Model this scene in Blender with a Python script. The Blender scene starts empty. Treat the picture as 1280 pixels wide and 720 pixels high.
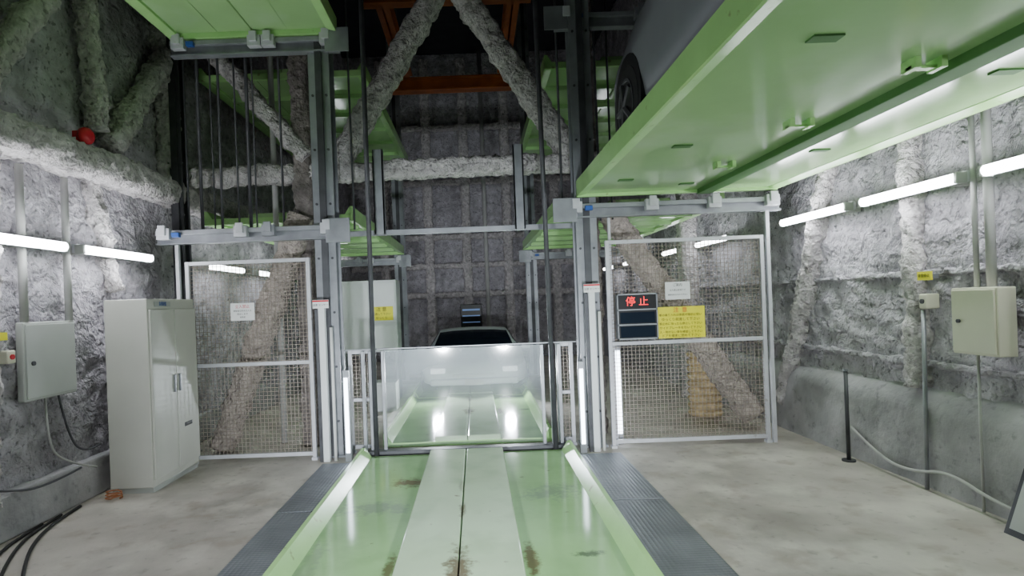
import bpy, bmesh, math, random
from mathutils import Vector, Matrix, noise
random.seed(7)
S = bpy.context.scene
COL = S.collection
CAMZ = 1.65

# ------------------------------------------------------------------ materials
def mk(name, col, rough=.5, metal=0, var=.15, scale=4, bump=0, bscale=30, spots=None, emit=0, bdist=.05, bump2=None, blobs=None):
    m = bpy.data.materials.new(name); m.use_nodes = True
    nt = m.node_tree; N = nt.nodes; L = nt.links
    b = N['Principled BSDF']
    b.inputs['Roughness'].default_value = rough
    b.inputs['Metallic'].default_value = metal
    tc = N.new('ShaderNodeTexCoord')
    n = N.new('ShaderNodeTexNoise'); n.inputs['Scale'].default_value = scale; n.inputs['Detail'].default_value = 6
    L.new(tc.outputs['Object'], n.inputs['Vector'])
    r = N.new('ShaderNodeValToRGB')
    r.color_ramp.elements[0].position = .3; r.color_ramp.elements[1].position = .7
    r.color_ramp.elements[0].color = [c*(1-var) for c in col]+[1]
    r.color_ramp.elements[1].color = [min(1, c*(1+var)) for c in col]+[1]
    L.new(n.outputs['Fac'], r.inputs['Fac'])
    out = r.outputs['Color']
    for sp in (spots or []):
        c2, sc, lo, hi, amt = sp[:5]
        n2 = N.new('ShaderNodeTexNoise'); n2.inputs['Scale'].default_value = sc; n2.inputs['Detail'].default_value = 5
        if len(sp) > 5:
            mp = N.new('ShaderNodeMapping'); mp.inputs['Scale'].default_value = sp[5]
            L.new(tc.outputs['Object'], mp.inputs['Vector']); L.new(mp.outputs['Vector'], n2.inputs['Vector'])
        else:
            L.new(tc.outputs['Object'], n2.inputs['Vector'])
        mr = N.new('ShaderNodeMapRange'); mr.inputs['From Min'].default_value = lo; mr.inputs['From Max'].default_value = hi
        mr.inputs['To Max'].default_value = amt
        L.new(n2.outputs['Fac'], mr.inputs['Value'])
        mx = N.new('ShaderNodeMixRGB'); mx.inputs['Color2'].default_value = list(c2)+[1]
        L.new(mr.outputs['Result'], mx.inputs['Fac']); L.new(out, mx.inputs['Color1'])
        out = mx.outputs['Color']
    # worn / rusted areas: noisy-edged patches at fixed spots of the surface
    for (bx,by,rx,ry,c2,amt) in (blobs or []):
        mp = N.new('ShaderNodeMapping'); mp.inputs['Location'].default_value = (-bx/rx,-by/ry,0); mp.inputs['Scale'].default_value = (1/rx,1/ry,0)
        L.new(tc.outputs['Object'], mp.inputs['Vector'])
        ln = N.new('ShaderNodeVectorMath'); ln.operation = 'LENGTH'; L.new(mp.outputs['Vector'], ln.inputs[0])
        nz = N.new('ShaderNodeTexNoise'); nz.inputs['Scale'].default_value = 9; nz.inputs['Detail'].default_value = 7; nz.inputs['Roughness'].default_value=.75
        L.new(tc.outputs['Object'], nz.inputs['Vector'])
        ma = N.new('ShaderNodeMath'); ma.operation = 'MULTIPLY_ADD'; L.new(nz.outputs['Fac'], ma.inputs[0]); ma.inputs[1].default_value = 3.2; L.new(ln.outputs['Value'], ma.inputs[2])
        mr = N.new('ShaderNodeMapRange'); mr.inputs['From Min'].default_value = 2.55; mr.inputs['From Max'].default_value = 2.0; mr.inputs['To Max'].default_value = amt
        L.new(ma.outputs[0], mr.inputs['Value'])
        mx = N.new('ShaderNodeMixRGB'); mx.inputs['Color2'].default_value = list(c2)+[1]
        L.new(mr.outputs['Result'], mx.inputs['Fac']); L.new(out, mx.inputs['Color1']); out = mx.outputs['Color']
    L.new(out, b.inputs['Base Color'])
    if bump:
        n3 = N.new('ShaderNodeTexNoise'); n3.inputs['Scale'].default_value = bscale; n3.inputs['Detail'].default_value = 5
        L.new(tc.outputs['Object'], n3.inputs['Vector'])
        bp = N.new('ShaderNodeBump'); bp.inputs['Strength'].default_value = min(1, bump); bp.inputs['Distance'].default_value = bdist
        L.new(n3.outputs['Fac'], bp.inputs['Height']); L.new(bp.outputs['Normal'], b.inputs['Normal'])
        if bump2:
            n4 = N.new('ShaderNodeTexNoise'); n4.inputs['Scale'].default_value = bump2[0]; n4.inputs['Detail'].default_value = 3; n4.inputs['Distortion'].default_value = 1.0
            L.new(tc.outputs['Object'], n4.inputs['Vector'])
            b2 = N.new('ShaderNodeBump'); b2.inputs['Strength'].default_value = 1; b2.inputs['Distance'].default_value = bump2[1]
            L.new(n4.outputs['Fac'], b2.inputs['Height']); L.new(b2.outputs['Normal'], bp.inputs['Normal'])
    if emit:
        b.inputs['Emission Color'].default_value = list(col)+[1]
        b.inputs['Emission Strength'].default_value = emit
    return m

M = {}
RUST = (.16,.095,.055); WET = (.24,.31,.23)
M['spray'] = mk('sprayed_rockwool', (.52,.495,.54), .95, 0, .28, 6, 1, 25, spots=[((.22,.205,.23), .9, .46, .67, .6), ((.22,.21,.22), 2.2, .54, .68, .5, (1,1,.3)), ((.76,.73,.79), 4, .54, .68, .6), ((.08,.075,.08), 22, .58, .67, .6)], bdist=.035, bump2=(7,.08))
M['spray_beam'] = mk('sprayed_beam', (.66,.62,.63), .95, 0, .26, 12, 1, 34, spots=[((.17,.15,.15), 18, .57, .67, .65)], bdist=.035, bump2=(10,.06))
M['spray_tan'] = mk('sprayed_beam_tan', (.52,.45,.41), .95, 0, .3, 12, 1, 34, spots=[((.18,.14,.12), 18, .56, .67, .6)], bdist=.035, bump2=(10,.06))
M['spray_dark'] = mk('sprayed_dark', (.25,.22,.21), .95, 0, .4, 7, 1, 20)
M['concrete'] = mk('concrete_plinth', (.45,.44,.46), .85, 0, .25, 2.5, .3, 14, spots=[((.18,.175,.18), 1.1, .48, .72, .65), ((.1,.1,.1), 12, .6, .72, .45)])
M['floor'] = mk('floor_concrete', (.52,.475,.435), .5, 0, .16, 2.2, .12, 14, spots=[((.21,.18,.155), .75, .48, .66, .7), ((.76,.72,.65), 1.3, .53, .65, .6), ((.27,.20,.155), 3.5, .56, .68, .45), ((.15,.13,.115), 12, .61, .7, .35)])
M['plate'] = mk('checker_plate', (.20,.21,.24), .4, .4, .25, 3, 0)
M['steel'] = mk('galvanised_steel', (.31,.32,.35), .4, .35, .2, 5)
M['darksteel'] = mk('dark_steel', (.08,.08,.09), .5, .4, .3, 5)
M['white'] = mk('white_painted_steel', (.62,.62,.67), .4, .1, .1, 6, spots=[((.3,.25,.22), 12, .64, .72, .5)])
M['wire'] = mk('mesh_wire', (.30,.25,.21), .5, .2, .15, 6)
M['locker'] = mk('beige_enamel', (.60,.60,.55), .4, 0, .05, 2)
M['boxgrey'] = mk('grey_enamel', (.46,.48,.46), .45, 0, .06, 3)
M['boxwhite'] = mk('white_enamel', (.76,.78,.80), .35, 0, .05, 3)
M['boxbeige'] = mk('cream_enamel', (.72,.70,.56), .45, 0, .05, 3)
M['green'] = mk('green_paint', (.38,.62,.28), .14, 0, .05, 2, spots=[((.52,.70,.45), 1.2, .5, .7, .5)])
M['greenlight'] = mk('green_paint_light', (.44,.76,.30), .25, 0, .06, 3, spots=[((.2,.16,.08), 10, .66, .74, .6)])
M['greendark'] = mk('green_paint_dark', (.07,.20,.05), .7, 0, .1, 3)
M['deck'] = mk('worn_green_deck', (.37,.62,.29), .12, 0, .08, 1.6, spots=[((.27,.46,.21), 2.5, .5, .7, .6), (RUST, 7, .69, .75, .7)],
   blobs=[(-.70,1.2,.34,.18,WET,.65),(.73,1.44,.28,.24,WET,.65),(-.51,1.82,.17,.16,RUST,.85),(.44,.2,.05,.28,RUST,.8),(-.43,.15,.05,.3,RUST,.75),(.80,.25,.14,.05,(.06,.06,.05),.7),(-.95,.3,.08,.5,WET,.5)])
M['hump'] = mk('worn_green_hump', (.64,.82,.57), .13, 0, .06, 2, spots=[((.46,.64,.40), 3, .5, .7, .5), (RUST, 8, .70, .76, .7)],
   blobs=[(0,.0,.09,.36,RUST,.85),(0,.98,.03,.16,RUST,.75),(-.02,1.5,.03,.2,(.3,.3,.2),.5)])
M['rubber'] = mk('black_rubber', (.015,.015,.016), .6, 0, .2, 8)
M['black'] = mk('black_plastic', (.015,.015,.018), .35, 0, .2, 8)
M['paintgrey'] = mk('grey_car_paint', (.26,.27,.30), .35, .2, .05, 5)
M['paintsilver'] = mk('silver_car_paint', (.84,.88,.94), .3, 0, .03, 5)
M['glass'] = mk('dark_car_glass', (.012,.018,.03), .08, 0, .05, 5)
M['rim'] = mk('alloy', (.10,.10,.11), .5, .3, .05, 5)
M['yellow'] = mk('yellow_sign', (.85,.78,.01), .5, 0, .04, 5)
M['signwhite'] = mk('white_sign', (.80,.80,.80), .5, 0, .04, 5)
M['ink'] = mk('black_ink', (.02,.02,.02), .6, 0, .02, 5)
M['red'] = mk('red_paint', (.60,.015,.03), .4, 0, .05, 5)
M['orange'] = mk('orange_crane_paint', (.40,.10,.02), .5, 0, .25, 3)
M['orangecord'] = mk('orange_cord', (.45,.17,.07), .6, 0, .05, 3)
M['tan'] = mk('tan_mat', (.54,.41,.23), .8, 0, .3, 10)
M['ceiling'] = mk('dark_ceiling', (.02,.02,.025), .9, 0, .3, 3)
M['tube'] = mk('fluorescent_glow', (.93,.97,1), .5, 0, 0, 3, emit=40)
M['tubedim'] = mk('fluorescent_glow_dim', (.93,.97,1), .5, 0, 0, 3, emit=16)
M['led'] = mk('red_led', (1,.02,.03), .5, 0, 0, 3, emit=2.2)
M['bluescreen'] = mk('blue_lines', (.25,.4,.75), .5, 0, 0, 3, emit=.3)
M['headlight'] = mk('headlight_lens', (.88,.94,1), .15, 0, 0, 3, emit=1.0)
M['headlight_glare'] = mk('painted_headlight_glare', (.80,.90,1), .4, 0, 0, 3, emit=14)  # emission stands in for headlights reflecting off the steel posts
M['pipe'] = mk('grey_conduit', (.48,.48,.47), .5, 0, .1, 5)
M['blue'] = mk('blue_plastic', (.03,.1,.4), .4, 0, .1, 5)
nt = M['plate'].node_tree
tc = nt.nodes.new('ShaderNodeTexCoord'); ck = nt.nodes.new('ShaderNodeTexVoronoi'); ck.inputs['Scale'].default_value = 32
ck.inputs['Randomness'].default_value = .0
bp = nt.nodes.new('ShaderNodeBump'); bp.inputs['Strength'].default_value = .9; bp.inputs['Distance'].default_value = .01
nt.links.new(tc.outputs['Object'], ck.inputs['Vector']); nt.links.new(ck.outputs['Distance'], bp.inputs['Height'])
nt.links.new(bp.outputs['Normal'], nt.nodes['Principled BSDF'].inputs['Normal'])
# clear gate panel; headlight glare painted in as pale diffuse haze, denser higher up
m = bpy.data.materials.new('clear_gate_panel'); m.use_nodes = True; nt = m.node_tree
for nd in list(nt.nodes): nt.nodes.remove(nd)
o = nt.nodes.new('ShaderNodeOutputMaterial'); tr = nt.nodes.new('ShaderNodeBsdfTransparent'); df = nt.nodes.new('ShaderNodeBsdfDiffuse'); gl = nt.nodes.new('ShaderNodeBsdfGlossy')
df.inputs['Color'].default_value = (.85,.92,1,1); gl.inputs['Roughness'].default_value = .05
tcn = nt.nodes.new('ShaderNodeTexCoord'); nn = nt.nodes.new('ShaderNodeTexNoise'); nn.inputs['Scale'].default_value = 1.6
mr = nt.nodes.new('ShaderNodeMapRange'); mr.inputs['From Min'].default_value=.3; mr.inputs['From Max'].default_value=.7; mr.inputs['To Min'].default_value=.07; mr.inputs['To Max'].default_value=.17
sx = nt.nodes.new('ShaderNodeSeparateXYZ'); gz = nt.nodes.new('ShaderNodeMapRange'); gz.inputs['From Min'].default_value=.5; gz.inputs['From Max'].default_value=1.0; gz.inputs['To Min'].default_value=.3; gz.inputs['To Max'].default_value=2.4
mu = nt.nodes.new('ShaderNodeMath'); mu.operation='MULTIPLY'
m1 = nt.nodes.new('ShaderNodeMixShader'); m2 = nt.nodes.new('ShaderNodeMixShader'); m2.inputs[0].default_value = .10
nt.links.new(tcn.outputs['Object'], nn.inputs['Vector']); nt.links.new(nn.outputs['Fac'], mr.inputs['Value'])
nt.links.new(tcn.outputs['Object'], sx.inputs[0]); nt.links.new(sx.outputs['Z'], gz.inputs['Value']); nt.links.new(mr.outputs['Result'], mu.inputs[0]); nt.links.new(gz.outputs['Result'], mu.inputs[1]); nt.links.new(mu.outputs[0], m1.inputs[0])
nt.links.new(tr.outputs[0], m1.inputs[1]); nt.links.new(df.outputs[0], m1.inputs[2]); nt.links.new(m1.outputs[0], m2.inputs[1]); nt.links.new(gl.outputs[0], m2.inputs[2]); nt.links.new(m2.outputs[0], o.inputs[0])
M['clear'] = m

# ------------------------------------------------------------------ mesh builder
class MB:
    def __init__(s): s.v = []; s.f = []
    def box(s, x0,x1,y0,y1,z0,z1):
        b = len(s.v)
        s.v += [(x0,y0,z0),(x1,y0,z0),(x1,y1,z0),(x0,y1,z0),(x0,y0,z1),(x1,y0,z1),(x1,y1,z1),(x0,y1,z1)]
        s.f += [tuple(b+i for i in q) for q in ((0,3,2,1),(4,5,6,7),(0,1,5,4),(1,2,6,5),(2,3,7,6),(3,0,4,7))]
        return s
    def cyl(s, p0, p1, r, n=12, r1=None):
        p0 = Vector(p0); p1 = Vector(p1); d = (p1-p0).normalized()
        a = d.orthogonal().normalized(); c = d.cross(a); b = len(s.v); r1 = r if r1 is None else r1
        for p, rr in ((p0,r),(p1,r1)):
            for i in range(n):
                t = 2*math.pi*i/n; s.v.append(tuple(p+(a*math.cos(t)+c*math.sin(t))*rr))
        for i in range(n):
            j = (i+1)%n; s.f.append((b+i,b+j,b+n+j,b+n+i))
        s.f.append(tuple(b+i for i in range(n))[::-1]); s.f.append(tuple(b+n+i for i in range(n)))
        return s
    def lathe(s, c, axis, prof, n=28):
        c = Vector(c); d = Vector(axis).normalized(); a = d.orthogonal().normalized(); e = d.cross(a); b = len(s.v); k = len(prof)
        for (h, r) in prof:
            for i in range(n):
                t = 2*math.pi*i/n; s.v.append(tuple(c+d*h+(a*math.cos(t)+e*math.sin(t))*r))
        for q in range(k-1):
            for i in range(n):
                j = (i+1)%n; s.f.append((b+q*n+i,b+q*n+j,b+(q+1)*n+j,b+(q+1)*n+i))
        s.f.append(tuple(b+i for i in range(n))[::-1]); s.f.append(tuple(b+(k-1)*n+i for i in range(n)))
        return s
    def quad(s, *p):
        b = len(s.v); s.v += [tuple(q) for q in p]; s.f.append(tuple(range(b,b+len(p)))); return s

def finish(name, mb, mat, parent=None, loc=(0,0,0), bevel=0, smooth=False, label=None):
    me = bpy.data.meshes.new(name)
    o = Vector(loc)
    me.from_pydata([tuple(Vector(v)-o) for v in mb.v], [], mb.f)
    bm = bmesh.new(); bm.from_mesh(me); bmesh.ops.recalc_face_normals(bm, faces=bm.faces); bm.to_mesh(me); bm.free()
    me.materials.append(M[mat] if isinstance(mat,str) else mat)
    if smooth:
        for p in me.polygons: p.use_smooth = True
    ob = bpy.data.objects.new(name, me); COL.objects.link(ob)
    if parent: ob.parent = parent
    else: ob.location = o
    if bevel:
        md = ob.modifiers.new('bevel','BEVEL'); md.width = bevel; md.segments = 2; md.limit_method = 'ANGLE'
    if label: ob['label'] = label
    return ob

class Thing:
    def __init__(s, name, label, category, loc, group=None):
        s.e = bpy.data.objects.new(name, None); COL.objects.link(s.e); s.e.location = loc; s.loc = loc; s.e.empty_display_size = .1
        s.e['label'] = label; s.e['category'] = category
        if group: s.e['group'] = group
    def part(s, name, mb, mat, bevel=0, smooth=False, label=None, parent=None):
        return finish(name, mb, mat, parent or s.e, s.loc, bevel, smooth, label)
    def text(s, body, size, pos, mat, face='-Y', name='lettering', parent=None, align='CENTER'):
        cu = bpy.data.curves.new('t','FONT'); cu.body = body; cu.size = size; cu.align_x = align; cu.align_y = 'CENTER'; cu.extrude = .0006
        t = bpy.data.objects.new('t', cu); COL.objects.link(t)
        bpy.context.view_layer.update()
        me = bpy.data.meshes.new_from_object(t.evaluated_get(bpy.context.evaluated_depsgraph_get()))
        bpy.data.objects.remove(t)
        R = Matrix.Rotation(math.pi/2,4,'X')
        if face == '+X': R = Matrix.Rotation(math.pi/2,4,'Z') @ R
        if face == '-X': R = Matrix.Rotation(-math.pi/2,4,'Z') @ R
        me.transform(Matrix.Translation(Vector(pos)-Vector(s.loc)) @ R)
        me.materials.clear(); me.materials.append(M[mat])
        ob = bpy.data.objects.new(name, me); COL.objects.link(ob); ob.parent = parent or s.e
        return ob

def single(name, label, category, mb, mat, loc, bevel=0, smooth=False, group=None):
    ob = finish(name, mb, mat, None, loc, bevel, smooth, label); ob['category'] = category
    if group: ob['group'] = group
    return ob

def cable(name, label, pts, r, mat, category='cable', group=None):
    cu = bpy.data.curves.new('c','CURVE'); cu.dimensions = '3D'; cu.bevel_depth = r; cu.bevel_resolution = 3; cu.use_fill_caps = True
    sp = cu.splines.new('NURBS'); sp.points.add(len(pts)-1)
    base = Vector(pts[0])
    for p, q in zip(sp.points, pts): p.co = (*(Vector(q)-base), 1)
    sp.use_endpoint_u = True; sp.order_u = 3; sp.resolution_u = 8
    t = bpy.data.objects.new('c', cu); COL.objects.link(t); bpy.context.view_layer.update()
    me = bpy.data.meshes.new_from_object(t.evaluated_get(bpy.context.evaluated_depsgraph_get())); bpy.data.objects.remove(t)
    me.materials.clear(); me.materials.append(M[mat])
    ob = bpy.data.objects.new(name, me); COL.objects.link(ob)
    ob.location = base; ob['label'] = label; ob['category'] = category
    if group: ob['group'] = group
    return ob

# ------------------------------------------------------------------ room shell
XL, XR, YB, YF, ZC = -3.6, 3.7, -3.0, 17.0, 9.0
def structure(ob): ob['kind'] = 'structure'; return ob
def wall_grid(name, x=None, y=None, a0=0, a1=1, z0=0, z1=1, step=.05, amp=.045, mat='spray', prof=None):
    mb = MB(); na = int((a1-a0)/step); nz = int((z1-z0)/step)
    for i in range(na+1):
        for j in range(nz+1):
            a = a0+(a1-a0)*i/na; z = z0+(z1-z0)*j/nz
            p = Vector((a*1.0, z, 3.3 if x else 9.1))
            d = noise.noise(p*1.3)*.5+noise.noise(p*4)*.7+noise.noise(p*9)*.8
            d = d*amp + (prof(z) if prof else 0)
            mb.v.append((x+d, a, z) if x is not None else (a, y+d, z))
    for i in range(na):
        for j in range(nz):
            k = i*(nz+1)+j; mb.f.append((k,k+1,k+nz+2,k+nz+1))
    me = bpy.data.meshes.new(name); me.from_pydata(mb.v,[],mb.f); me.materials.append(M[mat])
    for p in me.polygons: p.use_smooth = True
    ob = bpy.data.objects.new(name, me); COL.objects.link(ob); return structure(ob)
wall_grid('wall_left', x=XL-.05, a0=YB, a1=YF, z0=0, z1=ZC)
wall_grid('wall_right', x=XR+.05, a0=YB, a1=YF, z0=0, z1=ZC)
wall_grid('wall_rear', y=YF, a0=XL-.1, a1=XR+.1, z0=0, z1=ZC, step=.1)
structure(finish('wall_front', MB().box(XL-.2,XR+.2,YB-.15,YB,0,ZC), 'spray_dark'))
structure(finish('floor', MB().box(XL-.2,XR+.2,YB-.15,YF+.2,-.2,0), 'floor'))
structure(finish('ceiling', MB().box(XL-.2,XR+.2,YB-.15,YF+.2,ZC,ZC+.2), 'ceiling'))
def plinth_prof(z): return -.07 if z < .62 else (-.07+.14*((z-.62)/.18)**2 if z < .8 else .07)
wall_grid('trim_1', x=XR, a0=YB, a1=YF-.1, z0=0, z1=.8, amp=.014, mat='concrete', prof=plinth_prof)
structure(finish('trim_2', MB().box(XL-.1,XL+.04,YB,YF-.1,0,.35), 'concrete', bevel=.02))

def sbeam(p0, p1, w, h, label='steel brace coated in lumpy grey sprayed fireproofing', mat='spray_beam', group=None, amp=.036):
    p0 = Vector(p0); p1 = Vector(p1); d = (p1-p0); Ln = d.length; d.normalize()
    up = Vector((0,1,0)) if abs(d.y) < .8 else Vector((1,0,0))
    a = d.cross(up).normalized(); b = a.cross(d).normalized()
    n = 24; segs = max(4, int(Ln/.04)); mb = MB()
    for k in range(segs+1):
        c = p0+d*(Ln*k/segs)
        for i in range(n):
            t = 2*math.pi*i/n; ct, st = math.cos(t), math.sin(t)
            q = (abs(ct)**4+abs(st)**4)**-.25
            off = a*(ct*q*w/2)+b*(st*q*h/2)
            p = c+off
            r = noise.noise(p*4)*amp*.9+noise.noise(p*14)*amp*.9+noise.noise(p*30)*amp*.7
            mb.v.append(tuple(p+off.normalized()*r))
    for k in range(segs):
        for i in range(n):
            j = (i+1)%n; mb.f.append((k*n+i,k*n+j,(k+1)*n+j,(k+1)*n+i))
    mb.f.append(tuple(range(n))); mb.f.append(tuple(segs*n+i for i in range(n)))
    return single('fireproofed_beam', label, 'beam', mb, mat, tuple((p0+p1)/2), smooth=True, group=group)

YS = 7.0
sbeam((-3.7,YS,3.28),(3.8,YS,3.32),.22,.22,'horizontal beam coated in lumpy grey sprayed fireproofing')
sbeam((-1.62,YS,3.36),(-.28,YS,5.55),.27,.27,'slanting brace of the A-shaped frame, grey sprayed fireproofing')
sbeam((1.25,YS,3.36),(-.12,YS,5.55),.27,.27,'slanting brace of the A-shaped frame, grey sprayed fireproofing')
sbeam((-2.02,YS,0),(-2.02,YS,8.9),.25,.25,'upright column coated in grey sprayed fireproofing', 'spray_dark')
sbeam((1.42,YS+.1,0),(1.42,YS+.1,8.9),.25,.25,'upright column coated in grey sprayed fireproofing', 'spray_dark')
sbeam((-2.0,6.78,2.75),(-3.05,6.78,0.05),.28,.25,'brownish slanting brace coated in sprayed fireproofing','spray_tan')
sbeam((1.6,YS,2.75),(3.3,YS,0.15),.28,.25,'brownish slanting brace coated in sprayed fireproofing','spray_tan')
sbeam((-3.2,6.92,4.95),(-1.95,6.92,3.45),.20,.18,'thin pale slanting brace coated in grey sprayed fireproofing')
sbeam((-.9,YS,5.66),(.6,YS,5.66),.22,.25,'horizontal beam coated in lumpy grey sprayed fireproofing')
sbeam((XL+.08,YB+.1,3.04),(XL+.08,YF-.2,3.10),.30,.30,'horizontal ledge beam along the wall, thick sprayed fireproofing')
sbeam((XL+.1,6.85,4.85),(XL+.1,5.6,3.3),.2,.2)
sbeam((XL+.1,5.2,6.2),(XL+.1,5.42,3.4),.17,.17)
sbeam((XL+.1,4.95,4.6),(XL+.1,4.1,3.3),.18,.18)
sbeam((XL+.1,4.65,4.7),(XL+.1,4.75,6.5),.14,.14)
sbeam((XL+.0,5.42,2.95),(XL-.02,5.75,1.9),.16,.16)
sbeam((XL+.02,4.22,2.9),(XL+.0,4.12,0.3),.2,.14)
sbeam((XL+.06,6.75,5.0),(XL+.06,6.75,3.2),.24,.2)
sbeam((XR+.04,5.8,3.3),(XR+.02,6.95,.3),.28,.14)
sbeam((XR+.04,4.85,4.2),(XR+.04,4.85,0.8),.24,.14)
for z in (1.0,1.75): sbeam((XR+.06,YB+.1,z),(XR+.06,YF-.2,z),.05,.10,'thin horizontal wall rail under sprayed fireproofing','spray')
sbeam((XR-.02,YB+.1,3.5),(XR-.02,YF-.2,3.5),.2,.22,'horizontal ledge beam along the wall, thick sprayed fireproofing','spray')
sbeam((3.4,9.2,0),(3.4,9.2,4),.28,.28,'upright column coated in grey sprayed fireproofing')
for x in (-2.6,-1.3,-.2,1.0,2.4): sbeam((x,YF-.1,0),(x,YF-.1,8.8),.26,.2,'upright wall rib under sprayed fireproofing','spray_beam')
for z in (1.9,2.75,3.6,5.2,6.8): sbeam((XL,YF-.1,z),(XR,YF-.1,z),.16,.2,'horizontal wall rail under sprayed fireproofing','spray_beam')
single('conduit','pale vertical pipe on the far wall','pipe',MB().cyl((.35,16.6,0),(.35,16.6,8.9),.06,12),'pipe',(.35,16.6,0),smooth=True,group='conduits')

# ------------------------------------------------------------------ pallets
def pallet(x0, x1, y0, y1, z, label, group, fancy=False, underbeam=None):
    xc = (x0+x1)/2
    T = Thing('parking_pallet', label, 'car pallet', (xc,(y0+y1)/2,z), group)
    h0, h1 = xc-.385, xc+.385
    zt = z+.05
    for a,b in ((x0+.05,h0),(h1,x1-.05)):
        T.part('wheel_track', MB().box(a,b,y0,y1,z+.03,zt), 'deck' if fancy else 'green')
    for a,b in ((h0,xc-.006),(xc+.002,h1)):
        T.part('center_hump', MB().box(a,b,y0,y1,z+.03,zt+.055), 'hump' if fancy else 'green', bevel=.012)
    for sx,e in ((1,x0),(-1,x1)):
        mb = MB(); xo = e; xi = e+sx*.10
        prof = [(xo,z-.02),(xo,z+.15),(xo+sx*.035,z+.15),(xi,zt+.002),(xi,z+.0),(xo+sx*.02,z-.02)]
        n = len(prof)
        for y in (y0,y1):
            for (px,pz) in prof: mb.v.append((px,y,pz))
        for i in range(n):
            j=(i+1)%n; mb.f.append((i,j,n+j,n+i))
        mb.f.append(tuple(range(n))); mb.f.append(tuple(n+i for i in range(n)))
        T.part('side_curb', mb, 'greenlight')
    zb = z-.03 if z > .1 else z
    T.part('end_rail', MB().box(x0,x1,y0-.02,y0+.03,zb,z+.05), 'greenlight', bevel=.004)
    T.part('end_rail', MB().box(x0,x1,y1-.03,y1+.02,zb,z+.05), 'greenlight', bevel=.004)
    if underbeam:
        T.part('underside_channel', MB().box(underbeam-.075,underbeam+.075,y0,y1,z-.045,z+.03), 'greendark', bevel=.006)
        for a,b in ((x0+.02,underbeam-.075),(underbeam+.075,x1-.02)):
            T.part('underside_skin', MB().box(a,b,y0,y1,z+.005,z+.03),'green')
        for (px,py) in ((1.62,4.4),(1.62,2.6),(1.5,5.6),(2.85,4.7),(2.9,3.1),(2.2,5.9)):
            T.part('slot_cover', MB().box(px-.07,px+.07,py-.035,py+.035,z-.004,z+.006), 'greendark')
        for (px,py) in ((2.2,5.0),(2.2,3.85),(2.3,2.9)):
            T.part('wheel_stop_bracket', MB().box(px-.08,px-.05,py-.05,py+.05,z-.05,z+.01).box(px+.05,px+.08,py-.05,py+.05,z-.05,z+.01).box(px-.08,px+.08,py-.02,py+.02,z-.045,z-.03),'greenlight')
    elif z > .5:
        k = 6
        for i in range(1,k):
            y = y0+(y1-y0)*i/k; T.part('cross_member', MB().box(x0+.1,x1-.1,y-.03,y+.03,z-.03,z+.03), 'green')
    return T
pallet(-1.27,.95,0.6,6.12,.0,'light green steel car pallet at floor level, rust-spotted and wet','lift pallets',fancy=True)
pallet(-1.14,.83,6.72,9.75,.0,'light green steel pallet lying just beyond the gate','lift pallets',fancy=True)
pallet(-1.14,.83,9.9,15.2,.0,'green steel car pallet carrying the silver car','lift pallets',fancy=True)
pallet(1.14,3.32,1.0,6.28,2.78,'raised light green pallet carrying the grey car, glossy underside','lift pallets',underbeam=2.52)
pallet(-3.22,-1.40,1.0,6.28,4.66,'raised light green pallet high beside the rough wall','lift pallets')
pallet(-3.4,-1.52,7.3,12.5,2.78,'raised green pallet deeper in the lift frame','lift pallets')
pallet(1.06,3.2,7.3,12.5,2.78,'raised green pallet deeper in the lift frame','lift pallets')
pallet(-3.4,-1.3,7.3,12.0,4.6,'green pallet on an upper tier of the lift frame','lift pallets')
pallet(.98,3.2,7.3,12.0,4.6,'green pallet on an upper tier of the lift frame','lift pallets')

for x0,x1 in ((-1.68,-1.31),(.99,1.46)):
    for k in range(4):
        y0 = .4+k*1.42
        single('checker_plate','dark grey steel tread plate set beside the pallet','steel plate',MB().box(x0,x1,y0,y0+1.405,0.001,.014),'plate',((x0+x1)/2,y0+.7,0),bevel=.003,group='tread plates')

# ------------------------------------------------------------------ steel columns and support beams
def column(x, y, z1, label='upright grey galvanised H-section steel column', w=.23, mat='steel'):
    T = Thing('steel_column', label, 'column', (x,y,0), 'lift frame columns')
    h = w/2
    T.part('shaft', MB().box(x-h,x+h,y-h,y-h+.018,0,z1).box(x-h,x+h,y+h-.018,y+h,0,z1).box(x-.01,x+.01,y-h,y+h,0,z1), mat)
    T.part('base_plate', MB().box(x-h-.03,x+h+.03,y-h-.03,y+h+.03,0,.025), mat, bevel=.004)
    T.part('guide_rail', MB().box(x-.035,x+.035,y-h-.035,y-h,.02,z1), 'darksteel')
    b = MB()
    for k in range(int(z1/.6)):
        for sx in (-1,1): b.cyl((x+sx*.075,y-h,.4+k*.6),(x+sx*.075,y-h-.015,.4+k*.6),.014,6)
    T.part('bolt', b, 'darksteel')['kind'] = 'stuff'
    return T
for x in (-1.64,1.25):
    column(x,6.48,8.9 if x>0 else 4.95)
    column(x,12.75,8.9)
column(-3.42,6.75,8.9,'dark upright steel column near the rough wall',.14,'darksteel')

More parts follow.
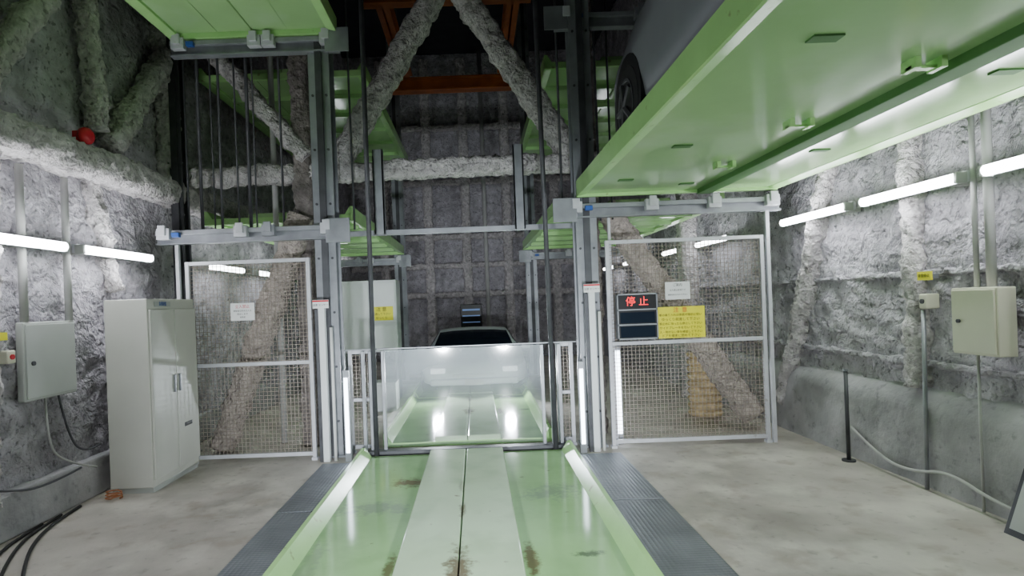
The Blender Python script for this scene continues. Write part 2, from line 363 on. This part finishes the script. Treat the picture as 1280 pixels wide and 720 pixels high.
def support(x0,x1,y,z,label,side):
    T = Thing('support_beam', label, 'beam', ((x0+x1)/2,y,z), 'pallet support beams')
    T.part('channel', MB().box(x0,x1,y-.05,y+.05,z-.065,z-.05).box(x0,x1,y-.05,y+.05,z+.05,z+.065).box(x0,x1,y-.01,y+.01,z-.05,z+.05), 'steel')
    T.part('top_rail', MB().box(x0+.02,x1-.05,y-.09,y-.05,z+.03,z+.08), 'steel', bevel=.004)
    for x in (x0+.12,x0+.95,x1-.75,x1-.12):
        T.part('locking_bracket', MB().box(x-.07,x+.07,y-.13,y-.05,z-.02,z+.10).box(x-.04,x+.04,y-.16,y-.13,z+.02,z+.13), 'white' if random.random()<.6 else 'steel', bevel=.006)
    gx = x1 if side<0 else x0
    T.part('gusset_plate', MB().box(gx-.13,gx+.13,y-.14,y-.12,z-.12,z+.14), 'steel', bevel=.004)
    T.part('limit_switch', MB().box(x0+.22,x0+.30,y-.14,y-.09,z+.0,z+.05), 'blue', bevel=.004)
    return T
support(-3.45,-1.45,6.3,2.47,'galvanised steel beam carrying raised pallets above the mesh fence',-1)
support(1.0,3.38,6.36,2.60,'galvanised steel beam under the end of the raised pallet',1)
support(-3.25,-1.4,6.36,4.54,'galvanised steel beam under the high green pallet',-1)
support(1.0,3.38,6.5,4.75,'galvanised steel beam on the upper tier',1)
support(-3.45,-1.5,12.6,2.6,'galvanised steel beam at the far side of the lift frame',-1)
support(1.1,3.3,12.6,2.6,'galvanised steel beam at the far side of the lift frame',1)
single('cross_tie','thin grey steel tie spanning between the lift columns','beam',MB().box(-1.75,1.35,6.9,6.98,2.50,2.56),'steel',(0,6.94,2.5),bevel=.004)
for x in (-1.1,.56):
    single('hanger_post','short grey steel post hanging from the sprayed beam','post',MB().box(x-.06,x+.06,6.80,6.82,2.5,3.5).box(x-.06,x-.045,6.80,6.88,2.5,3.5).box(x+.045,x+.06,6.80,6.88,2.5,3.5),'steel',(x,6.85,2.5),group='hanger posts')
single('lift_rod','long dark steel lifting rod hanging beside the gate','rod',MB().cyl((-1.13,6.2,0),(-1.1,6.2,8.9),.026,12),'darksteel',(-1.12,6.2,0),smooth=True,group='lift rods')
single('lift_rod','long dark steel lifting rod hanging beside the gate','rod',MB().cyl((.80,6.2,0),(.72,6.2,8.9),.026,12),'darksteel',(.77,6.2,0),smooth=True,group='lift rods')
for i,(x,r) in enumerate(((-3.28,.012),(-3.15,.02),(-3.02,.01),(-2.9,.016),(-2.72,.012),(-2.6,.022),(-2.5,.01),(-2.2,.014),(-1.85,.018),(-1.75,.01),(-1.38,.012),(1.5,.014),(1.62,.012),(1.05,.014))):
    y = 6.68+.04*(i%3)
    z0 = 0.0 if x<-3.2 or x==-1.75 else 2.55
    single('hoist_cable','dark hoist cable running up the lift frame','cable',MB().cyl((x,y,z0),(x+random.uniform(-.03,.03),y,9.0),r,8),'darksteel',(x,y,z0),smooth=True,group='hoist cables')
single('service_pipe','pale vertical pipe in the lift frame','pipe',MB().cyl((-2.45,7.18,0),(-2.45,7.18,8.9),.035,12),'pipe',(-2.45,7.18,0),smooth=True)
single('crane_beam','rusty orange crane girder under the dark ceiling','beam',MB().box(-1.7,1.0,11.95,12.2,6.1,6.13).box(-1.7,1.0,11.95,12.2,6.34,6.37).box(-1.7,1.0,12.06,12.09,6.1,6.37),'orange',(0,12,6.1),group='crane beams')
for x in (-1.45,.85):
    single('crane_beam','rusty orange crane girder under the dark ceiling','beam',MB().box(x-.12,x+.12,7.5,14,6.9,6.93).box(x-.12,x+.12,7.5,14,7.2,7.23).box(x-.015,x+.015,7.5,14,6.9,7.23),'orange',(x,10,6.9),group='crane beams')
single('crane_beam','rusty orange crane girder under the dark ceiling','beam',MB().box(-1.7,1.1,9.4,9.6,6.6,6.63).box(-1.7,1.1,9.4,9.6,6.87,6.9).box(-1.7,1.1,9.49,9.51,6.6,6.9),'orange',(0,9.5,6.6),group='crane beams')

# ------------------------------------------------------------------ fences
def fence(x0,x1,z1,y,zm,label):
    T = Thing('mesh_fence_panel', label, 'fence', ((x0+x1)/2,y,0), 'mesh fences')
    f = .042
    T.part('frame', MB().box(x0,x0+f,y-.02,y+.02,.03,z1).box(x1-f,x1,y-.02,y+.02,.03,z1).box(x0+f,x1-f,y-.02,y+.02,.05,.05+f).box(x0+f,x1-f,y-.02,y+.02,z1-f,z1), 'white', bevel=.004)
    T.part('middle_rail', MB().box(x0+f,x1-f,y-.02,y+.02,zm-.02,zm+.02),'white',bevel=.004)
    mb = MB(); p = .042; r = .0022
    x = x0+f
    while x < x1-f:
        mb.box(x-r,x+r,y+.004-r,y+.004+r,.05,z1-.02); x += p
    z = .09
    while z < z1-.03:
        mb.box(x0+.02,x1-.02,y-r,y+r,z-r,z+r); z += p
    T.part('wire_mesh', mb, 'wire')
    T.part('foot', MB().box(x0-.01,x0+f+.01,y-.03,y+.03,0,.03),'white')
    T.part('foot', MB().box(x1-f-.01,x1+.01,y-.03,y+.03,0,.03),'white')
    return T
fence(-3.16,-1.80,2.21,6.3,1.07,'white-framed wire mesh fence panel beside the grey cabinet')
fence(1.43,3.16,2.27,6.3,1.14,'white-framed wire mesh fence panel with signs on it')
fence(-1.47,-1.20,1.16,6.52,.6,'narrow low wire mesh panel beside the gate')
fence(.88,1.07,1.16,6.52,.6,'narrow low wire mesh panel beside the gate')
single('fence_post','white tubular post beside the mesh fence','post',MB().box(-3.26,-3.22,6.28,6.32,0,2.4),'white',(-3.24,6.3,0),bevel=.004)
single('fence_post','white tubular post beside the mesh fence','post',MB().box(3.19,3.23,6.28,6.32,0,2.53),'white',(3.21,6.3,0),bevel=.004)
single('fence_post','white tubular post beside the mesh fence','post',MB().box(1.49,1.52,6.38,6.41,0,2.53),'white',(1.5,6.4,0),bevel=.004)

G = Thing('lift_gate','low steel lift gate with a clear glossy panel','gate',(-.16,6.35,0))
G.part('top_rail', MB().box(-1.5,1.08,6.33,6.36,1.17,1.185),'steel',bevel=.003)
G.part('sill', MB().box(-1.3,.97,6.26,6.38,.0,.07),'darksteel',bevel=.005)
G.part('sill_cover', MB().box(-1.25,.93,6.38,6.46,.0,.03),'steel',bevel=.005)
for x in (-1.27,-1.19,-1.05,.70,.80,.89):
    G.part('gate_post', MB().box(x-.018,x+.018,6.32,6.37,.07,1.16),'steel',bevel=.004)
G.part('slide_bar', MB().cyl((-1.42,6.30,.0),(-1.42,6.30,.9),.014,8),'white',smooth=True)
G.part('clear_panel', MB().box(-1.03,.68,6.343,6.347,.10,1.16),'clear',label='clear reflective panel with painted pale glare haze')

for x,zt in ((-1.66,1.74),(1.24,1.80)):
    T = Thing('sensor_post','slim white photo-sensor cover with a red-headed label on top','sensor post',(x,6.2,0),'sensor posts')
    T.part('cover', MB().box(x-.035,x+.035,6.16,6.24,0,zt-.07),'boxwhite',bevel=.01)
    T.part('inner_tube', MB().cyl((x+.085,6.22,0),(x+.085,6.22,zt-.3),.018,8),'signwhite',smooth=True)
    T.part('dark_channel', MB().box(x-.075,x-.04,6.18,6.24,0,zt-.1),'darksteel')
    T.part('label_plate', MB().box(x-.085,x+.085,6.15,6.158,zt-.09,zt),'signwhite')
    T.part('label_header', MB().box(x-.085,x+.085,6.147,6.15,zt-.02,zt-.004),'red')
    T.text('注意 センサー',.026,(x,6.148,zt-.055),'ink')
for x in (-1.42,1.09):  # glowing strips added as headlight glare on the posts, not lamps
    T = Thing('glare_post','short white post with headlight glare added as a glowing strip, by the gate','post',(x,6.14,0),'glare strip posts')
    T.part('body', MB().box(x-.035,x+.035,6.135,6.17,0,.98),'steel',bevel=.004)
    T.part('glare_strip', MB().box(x-.02,x+.02,6.128,6.135,.1,.9),'headlight_glare',bevel=.003)
T = Thing('glare_post','post with headlight glare added as a white strip, behind the mesh fence','post',(1.53,6.46,0),'glare strip posts')
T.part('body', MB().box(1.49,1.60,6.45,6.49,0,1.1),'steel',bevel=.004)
T.part('glare_strip', MB().box(1.505,1.585,6.44,6.45,.12,1.05),'headlight_glare',bevel=.003)  # bright reflection on the post, put in as a glowing strip

def sign(name,label,x0,x1,z0,z1,y,mat,lines):
    T = Thing(name,label,'sign',((x0+x1)/2,y,z0))
    T.part('plate', MB().box(x0,x1,y-.004,y,z0,z1), mat, bevel=.001)
    for (t,size,zz,m,yo) in lines: T.text(t,size,((x0+x1)/2,y-yo,zz),m)
    return T
sign('warning_sign','yellow sign with dark Japanese lettering on the mesh fence',1.95,2.48,1.18,1.52,6.265,'yellow',
     [('注  意',.06,1.482,'red',.005),('車の乗り入れは係員の指示に従い',.031,1.43,'ink',.005),('ゆっくり前進して下さい',.038,1.382,'ink',.005),
      ('車止めに当ったら停止して下さい',.031,1.335,'ink',.005),('サイドブレーキを引いて下さい',.033,1.29,'ink',.005),('人・物がない事を確認して下さい',.031,1.245,'ink',.005),('ドアを確実に閉めて下さい',.035,1.205,'ink',.005)])
sign('notice_sign','small white notice on the mesh fence above the yellow sign',2.06,2.33,1.60,1.79,6.265,'signwhite',
     [('ご案内',.034,1.755,'ink',.005),('立入禁止区域です',.022,1.70,'ink',.005),('係員以外入らないで下さい',.018,1.65,'ink',.005)])
sign('notice_sign','small white notice with red heading text on the mesh fence',-2.67,-2.41,1.55,1.74,6.265,'signwhite',
     [('立入禁止',.040,1.70,'red',.005),('関係者以外の立入を',.022,1.655,'ink',.005),('禁止します',.024,1.62,'ink',.005),('管理者',.02,1.585,'ink',.005)])
T = Thing('led_display','black guidance display box with glowing red characters','display',(1.72,6.2,1.19))
T.part('housing', MB().box(1.50,1.93,6.14,6.24,1.19,1.68),'black',bevel=.01)
T.part('bezel', MB().box(1.50,1.93,6.130,6.14,1.665,1.68).box(1.50,1.93,6.130,6.14,1.50,1.515).box(1.50,1.93,6.130,6.14,1.34,1.355).box(1.50,1.93,6.130,6.14,1.19,1.205).box(1.50,1.512,6.130,6.14,1.19,1.68).box(1.918,1.93,6.130,6.14,1.19,1.68),'steel')
for a,b in ((1.365,1.48),(1.215,1.33)): T.part('lower_screen', MB().box(1.53,1.90,6.137,6.14,a,b),'glass')
T.text('停 止',.108,(1.715,6.136,1.59),'led')
for a in (1.6,1.78): T.part('mounting_bracket', MB().box(a,a+.06,6.24,6.278,1.25,1.6),'steel')

# ------------------------------------------------------------------ lamps
def lamp(x, y0, y1, z, side):
    T = Thing('fluorescent_lamp','glowing white fluorescent tube lamp on the rough wall','lamp',(x,(y0+y1)/2,z),'wall fluorescent lamps')
    xo = x+side*.07
    T.part('housing', MB().box(min(x+side*.035,xo),max(x+side*.035,xo),y0-.02,y1+.02,z-.03,z+.05),'white',bevel=.006)
    T.part('tube', MB().cyl((x-side*.015,y0,z),(x-side*.015,y1,z),.038,14),'tube' if y0<7 else 'tubedim',smooth=True)
    for a,b in ((y0-.03,y0),(y1,y1+.03)):
        T.part('end_cap', MB().box(x-.04,x+.04,a,b,z-.04,z+.04),'boxgrey',bevel=.004)
    xw = XL-.06 if side<0 else XR+.06
    for a in (y0+.2,y1-.24): T.part('wall_bracket', MB().box(min(xo,xw),max(xo,xw),a,a+.04,z-.02,z+.02),'pipe')
for y0,y1 in ((3.68,4.76),(4.99,6.02),(7.3,8.4),(9.0,10.1),(12,13.1),(14.4,15.5),(1.8,2.9)): lamp(XL+.2,y0,y1,2.24,-1)
for y0,y1 in ((2.95,3.90),(4.14,5.14),(5.38,6.48),(7.9,9.0),(9.5,10.6),(12.3,13.4),(14.4,15.5),(1.4,2.5)): lamp(XR-.2,y0,y1,2.41,1)

# ------------------------------------------------------------------ left fittings
dx=.09
T = Thing('electrical_cabinet','tall beige two-door metal control cabinet standing by the rough wall','cabinet',(-3.3+dx,5.78,0))
T.part('body', MB().box(-3.53+dx,-3.13+dx,5.32,6.2,.05,1.80),'locker',bevel=.008)
T.part('plinth', MB().box(-3.52+dx,-3.14+dx,5.34,6.18,0,.05),'boxgrey')
for a,b,hy in ((5.335,5.755,5.71),(5.765,6.185,5.81)):
    d = T.part('door', MB().box(-3.13+dx,-3.108+dx,a,b,.12,1.70),'locker',bevel=.005)
    T.part('handle', MB().box(-3.108+dx,-3.09+dx,hy-.012,hy+.012,.88,1.05),'steel',bevel=.004,parent=d)
T.part('name_label', MB().box(-3.13+dx,-3.124+dx,5.44,5.72,1.725,1.775),'boxgrey')
T.text('制御盤',.045,(-3.122+dx,5.58,1.75),'blue','+X')
T.part('warning_label', MB().box(-3.107+dx,-3.104+dx,5.88,6.03,.5,.54),'black')
T = Thing('junction_box','flat grey electrical box on the rough wall','electrical box',(-3.5,4.8,1.0))
T.part('body', MB().box(-3.61,-3.55,4.5,5.09,1.0,1.63),'boxgrey',bevel=.01)
T.part('door', MB().box(-3.55,-3.538,4.52,5.07,1.02,1.61),'boxgrey',bevel=.005)
T.part('latch', MB().cyl((-3.538,4.58,1.3),(-3.525,4.58,1.3),.018,12),'darksteel')
for y in (4.55,5.05): single('conduit','vertical grey conduit pipe on the rough wall','pipe',MB().cyl((-3.57,y,1.63),(-3.57,y,2.88),.03,12),'pipe',(-3.57,y,1.63),smooth=True,group='conduits')
single('wall_tag','tiny yellow tag on the rough wall','sign',MB().box(-3.58,-3.57,4.30,4.38,1.5,1.56),'yellow',(-3.57,4.3,1.5))
T = Thing('wall_outlet','small white outlet box on the rough wall','outlet',(-3.5,4.38,1.3))
T.part('body', MB().box(-3.66,-3.55,4.35,4.43,1.32,1.42),'boxbeige',bevel=.01); T.part('socket', MB().cyl((-3.55,4.39,1.37),(-3.54,4.39,1.37),.02,12),'red')
T = Thing('alarm_bell','round red alarm bell on the wall ledge','alarm bell',(-3.4,5.15,3.23))
T.part('gong', MB().lathe((-3.42,5.12,3.26),(1,-.3,0),[(0,.075),(.03,.075),(.05,.06),(.06,.03)]),'red',smooth=True)
T.part('base', MB().box(-3.5,-3.42,5.07,5.17,3.18,3.3),'red',bevel=.006)
for i,pts in enumerate([[(-3.58,4.9,1.0),(-3.54,4.95,.6),(-3.5,5.1,.45),(-3.46,5.24,.5)],[(-3.58,4.75,1.0),(-3.54,4.7,.7),(-3.53,4.8,.45),(-3.48,5.2,.3)],[(-3.5,3.6,.6),(-3.5,4.2,.4),(-3.5,4.6,.3),(-3.48,5.0,.35)]]):
    cable('wall_cable','loose cable sagging along the lower wall',pts,.009,'pipe' if i%2 else 'darksteel',group='wall cables')
cable('floor_hose','thin dark rubber hose lying on the concrete floor',[(-3.5,5.0,.015),(-3.45,4.6,.015),(-3.3,4.2,.015),(-3.05,3.8,.015),(-2.75,3.4,.015),(-2.5,2.8,.015)],.012,'rubber',category='hose',group='floor hoses')
cable('floor_hose','thin dark rubber hose lying on the concrete floor',[(-3.52,4.8,.014),(-3.47,4.4,.014),(-3.34,4.08,.014),(-3.12,3.7,.014),(-2.85,3.3,.014),(-2.6,2.7,.014)],.011,'rubber',category='hose',group='floor hoses')
cable('floor_hose','thin dark rubber hose lying on the concrete floor',[(-3.53,4.6,.014),(-3.5,4.3,.014),(-3.4,4.0,.014),(-3.2,3.6,.014),(-2.95,3.2,.014),(-2.7,2.6,.014)],.011,'rubber',category='hose',group='floor hoses')
pts=[]
for k in range(36):
    t=k*.5; pts.append((-3.32+.05*math.cos(t)+.02*math.sin(t*3.1),5.18+.07*math.sin(t),.012+.002*k))
cable('extension_cord','orange extension cord coiled on the floor by the cabinet',pts,.006,'orangecord')

# ------------------------------------------------------------------ right wall fittings
T = Thing('junction_box','cream enamelled electrical box on the rough wall','electrical box',(3.6,4.08,1.1))
T.part('body', MB().box(3.53,3.66,3.90,4.28,1.14,1.62),'boxbeige',bevel=.008)
T.part('door', MB().box(3.515,3.53,3.915,4.265,1.155,1.605),'boxbeige',bevel=.005)
T.part('latch', MB().cyl((3.515,4.2,1.38),(3.50,4.2,1.38),.014,12),'darksteel')
for y,r in ((4.06,.03),(4.18,.018)): single('conduit','vertical pale conduit pipe above the cream box','pipe',MB().cyl((3.64,y,1.62),(3.64,y,3.35),r,12),'pipe',(3.64,y,1.62),smooth=True,group='conduits')
single('conduit','thin grey conduit running down the wall','pipe',MB().cyl((3.60,4.15,.0),(3.60,4.15,1.14),.010,8),'pipe',(3.60,4.15,.0),smooth=True,group='conduits')
single('conduit','slim grey vertical conduit running down to the floor','pipe',MB().cyl((3.59,4.66,.0),(3.63,4.68,1.45),.016,10),'steel',(3.59,4.66,0),smooth=True,group='conduits')
T = Thing('wall_tag','small yellow tag with dark lettering on the rough wall','sign',(3.58,4.62,1.66))
T.part('plate', MB().box(3.605,3.62,4.56,4.70,1.69,1.76),'yellow'); T.text('非常停止',.03,(3.603,4.63,1.725),'ink','-X')
T.part('mounting_tab', MB().box(3.62,3.7,4.6,4.64,1.7,1.74),'steel')
T = Thing('wall_outlet','small white outlet box below the yellow tag','outlet',(3.6,4.66,1.45))
T.part('body', MB().box(3.61,3.72,4.62,4.70,1.46,1.58),'boxbeige',bevel=.01); T.part('socket', MB().cyl((3.60,4.66,1.52),(3.61,4.66,1.52),.02,12),'darksteel')
T = Thing('floor_stanchion','thin dark steel stanchion standing on the concrete floor','stanchion',(3.50,5.5,0))
T.part('pole', MB().cyl((3.50,5.5,.01),(3.50,5.5,.86),.018,12),'darksteel',smooth=True)
T.part('base', MB().cyl((3.50,5.5,0),(3.50,5.5,.015),.06,16),'darksteel'); T.part('cap', MB().cyl((3.50,5.5,.86),(3.50,5.5,.88),.024,12),'steel')
cable('wall_cable','pale cable running low along the wall',[(3.6,5.6,.3),(3.58,5.2,.12),(3.57,4.8,.1),(3.57,4.4,.22),(3.57,4.0,.1),(3.57,3.2,.06)],.012,'pipe',group='wall cables')
single('conduit','pale slim vertical conduit near the cream box','pipe',MB().cyl((3.6,3.72,.0),(3.6,3.72,1.85),.014,10),'pipe',(3.6,3.72,.0),group='conduits')
T = Thing('leaning_board','dark framed board leaning low against the wall','board',(3.4,3.6,0))
T.part('frame', MB().quad((3.42,3.42,0),(3.42,3.80,0),(3.57,3.80,.42),(3.57,3.42,.42)).quad((3.432,3.42,0),(3.432,3.80,0),(3.582,3.80,.42),(3.582,3.42,.42)),'black')
T.part('panel', MB().quad((3.430,3.45,.04),(3.430,3.77,.04),(3.553,3.77,.385),(3.553,3.45,.385)),'boxgrey')

T = Thing('rolled_mat_stack','stack of tan woven rolled mats standing behind the fence','mat roll',(3.05,7.8,0))
pr=[]; z=0
for k in range(9): pr += [(z,.16),(z+.015,.205),(z+.05,.225),(z+.08,.205),(z+.096,.16)]; z+=.098
T.part('rolls', MB().lathe((3.05,7.8,0),(0,0,1),pr,24),'tan',smooth=True)
T.part('top_strap', MB().box(2.85,3.25,7.78,7.82,z,z+.01),'darksteel')

T = Thing('control_cabinet','pale steel cabinet on legs beside a green pallet','cabinet',(-1.9,10.2,0))
T.part('body', MB().box(-2.35,-1.38,10.0,10.5,.85,2.1),'boxwhite',bevel=.01)
for a in (-2.33,-1.44): T.part('leg', MB().box(a,a+.04,10.02,10.48,0,.85),'steel')
for a,b in ((-2.33,-1.87),(-1.86,-1.40)):
    T.part('door', MB().box(a,b,9.98,10.0,.88,2.06),'boxwhite',bevel=.005)
sign('warning_sign','yellow sign with dark lettering on the pale cabinet',-1.84,-1.44,1.40,1.64,9.97,'yellow',[('注 意',.08,1.59,'ink',.006),('前進して下さい',.045,1.51,'ink',.006),('ゆっくり',.05,1.44,'ink',.006)])
single('low_cabinet','low white box beside the far pallet','cabinet',MB().box(-1.75,-1.3,9.0,9.4,0,.45).box(-1.72,-1.33,8.985,9.0,.05,.41),'boxwhite',(-1.5,9.2,0),bevel=.01)
T = Thing('guidance_display','dark display panel with blue lines on the far wall','display',(-.15,16.5,1.3))
T.part('housing', MB().box(-.45,.15,16.5,16.6,.95,1.6),'black',bevel=.01)
T.part('support_pole', MB().cyl((-.15,16.62,0),(-.15,16.62,1.5),.025,10),'steel')
for a,b in ((1.42,1.47),(1.26,1.29),(1.08,1.10)): T.part('lit_line', MB().box(-.4,.1,16.49,16.5,a,b),'bluescreen')

# ------------------------------------------------------------------ cars
def car(name,label,cx,yf,z0,L,W,H,d,paint,plate=True,lights=False):
    T = Thing(name,label,'car',(cx,yf+d*L/2,z0))
    st = [(0,.80,.40,.8),(.02,.90,.50,.8),(.06,.97,.56,.84),(.25,1,.65,.86),(.30,1,.68,.86),(.36,1,.82,.80),(.43,1,.95,.74),(.50,1,1,.72),(.62,1,1,.72),(.76,1,.97,.72),(.86,.99,.90,.72),(.94,.97,.68,.76),(.985,.93,.55,.8),(1,.86,.48,.8)]
    def sv(t):
        for a,b in zip(st,st[1:]):
            if a[0]<=t<=b[0]:
                k=(t-a[0])/(b[0]-a[0]); return [a[i]+(b[i]-a[i])*k for i in range(4)]
    n=40; w=W/2
    def P(t,j,s):
        _,wf,tp,rf = sv(min(1,max(0,t))); top=tp*H; belt=min(.64*H,top-.02)
        hw=w*wf
        pts=[(0,.17*H),(hw*.85,.17*H),(hw*.97,.21*H),(hw,.33*H),(hw*1.0,.48*H),(hw*.97,belt),(hw*rf,top-.02),(hw*rf*.6,top+.01),(0,top+.02)]
        x,z=pts[j]; return Vector((cx+s*x, yf+d*t*L, z0+z))
    mb=MB(); K=9; ring=[(j,1) for j in range(K)]+[(j,-1) for j in range(K-2,0,-1)]; R=len(ring)
    for i in range(n+1):
        for j,s in ring: mb.v.append(tuple(P(i/n,j,s)))
    for i in range(n):
        for k in range(R):
            q=(k+1)%R; mb.f.append((i*R+k,i*R+q,(i+1)*R+q,(i+1)*R+k))
    mb.f.append(tuple(range(R))); mb.f.append(tuple(n*R+k for k in range(R)))
    T.part('body',mb,paint,smooth=True)
    for s in (1,-1):
        for a,b in ((.38,.53),(.545,.70),(.715,.84)):
            g=MB(); steps=6
            for k in range(steps):
                t0=a+(b-a)*k/steps; t1=a+(b-a)*(k+1)/steps; o=Vector((s*.012,0,.004))
                q=[P(t,5,s).lerp(P(t,6,s),u)+o for t,u in ((t0,.08),(t1,.08),(t1,.86),(t0,.86))]; g.quad(*q)
            T.part('side_window',g,'glass')
    for nm,a,b in (('windshield',.305,.44),('rear_window',.87,.935)):
        g=MB(); o=Vector((0,-d*.014 if nm=='windshield' else d*.014,.014))
        for s in (1,-1):
            for k in range(5):
                t0=a+(b-a)*k/5; t1=a+(b-a)*(k+1)/5
                for (j,u0,u1) in ((6,.1,1),(7,0,1)):
                    g.quad(*[P(t,j,s).lerp(P(t,j+1,s),u)+o for t,u in ((t0,u0),(t1,u0),(t1,u1),(t0,u1))])
        T.part(nm,g,'glass')
    rw=.30*H/1.3
    for t in (.19,.80):
        for s in (1,-1):
            c=(cx+s*(w-.19),yf+d*t*L,z0+rw)
            T.part('wheel_arch',MB().cyl((cx+s*(w-.25),c[1],c[2]+.02),(cx+s*(w+.006),c[1],c[2]+.02),rw+.05,28),'black')
            tr=T.part('wheel',MB().lathe(c,(s,0,0),[(0,rw*.7),(.0,rw*.95),(.03,rw),(.17,rw),(.2,rw*.94),(.205,rw*.68)],28),'rubber',smooth=False)
            sp=MB().lathe(c,(s,0,0),[(.19,rw*.66),(.212,rw*.66),(.212,rw*.6),(.2,rw*.58)],24)
            for k in range(5):
                an=k*2*math.pi/5; sp.cyl((c[0]+s*.21,c[1],c[2]),(c[0]+s*.208,c[1]+math.cos(an)*rw*.6,c[2]+math.sin(an)*rw*.6),.028,6)
            T.part('wheel_rim',sp,'rim',parent=tr)
    yF=yf-d*.01
    T.part('grille',MB().box(cx-.38*w,cx+.38*w,min(yF,yF+d*.05),max(yF,yF+d*.05),z0+.30*H,z0+.35*H),'boxwhite' if lights else 'black',bevel=.01)
    T.part('bumper',MB().box(cx-.8*w,cx+.8*w,min(yF-d*.03,yF+d*.1),max(yF-d*.03,yF+d*.1),z0+.17*H,z0+.28*H),paint,bevel=.03)
    for s in (1,-1):
        x=cx+s*.66*w
        T.part('headlight',MB().box(x-.12*W/1.7,x+.12*W/1.7,min(yF+d*.005,yF+d*.12),max(yF+d*.005,yF+d*.12),z0+.36*H,z0+.45*H),'headlight' if lights else 'glass',bevel=.02)
        T.part('side_mirror',MB().box(cx+s*w-.02*s if s>0 else cx+s*w-.16,cx+s*w+.16 if s>0 else cx+s*w+.02,yf+d*.34*L-.05,yf+d*.34*L+.05,z0+.62*H,z0+.72*H),paint,bevel=.025)
        yR=yf+d*L
        T.part('tail_light',MB().box(cx+s*.7*w-.1,cx+s*.7*w+.1,min(yR-d*.06,yR+d*.005),max(yR-d*.06,yR+d*.005),z0+.42*H,z0+.5*H),'red',bevel=.02)
    if plate: T.part('number_plate',MB().box(cx-.165,cx+.165,min(yF-d*.045,yF-d*.03),max(yF-d*.045,yF-d*.03),z0+.17*H,z0+.27*H),'signwhite',bevel=.003)
    return T
car('car','low wide silver car facing the gate on the far pallet',-.08,9.95,.05,4.1,1.90,1.06,1,'paintsilver',lights=True)
car('car','dark grey car parked on the raised green pallet',2.18,5.45,2.83,4.1,1.78,1.5,-1,'paintgrey')

# ------------------------------------------------------------------ light
def light(kind,name,loc,energy,target=None,**kw):
    l=bpy.data.lights.new(name,kind); l.energy=energy
    for k,v in kw.items(): setattr(l,k,v)
    o=bpy.data.objects.new(name,l); COL.objects.link(o); o.location=loc
    if target: o.rotation_euler=(Vector(target)-Vector(loc)).to_track_quat('-Z','Y').to_euler()
    return o
for x in (-.75,.55):
    light('SPOT','vehicle_headlamp',(x,.3,.75),1050,target=(x*.8,8,.4),spot_size=math.radians(62),spot_blend=1.0,shadow_soft_size=.08,color=(.88,.95,1))
for x in (-.72,.52):
    light('SPOT','vehicle_headlamp',(x,9.86,.50),210,target=(x,5,0.0),spot_size=math.radians(110),spot_blend=.9,shadow_soft_size=.08,color=(.85,.93,1))
w=bpy.data.worlds.new('World'); S.world=w; w.use_nodes=True
w.node_tree.nodes['Background'].inputs['Color'].default_value=(.5,.55,.65,1); w.node_tree.nodes['Background'].inputs['Strength'].default_value=.02

# ------------------------------------------------------------------ camera
cd=bpy.data.cameras.new('Camera'); cam=bpy.data.objects.new('Camera',cd); COL.objects.link(cam)
cam.matrix_world=Matrix.Translation((0,0,CAMZ)) @ Matrix.Rotation(math.pi/2,4,'X') @ Matrix.Rotation(math.radians(-2.2),4,'Z')
cd.sensor_width=36; cd.lens=720/1280*36; cd.shift_x=45/1280; cd.shift_y=18/1280; cd.clip_start=.05
S.camera=cam
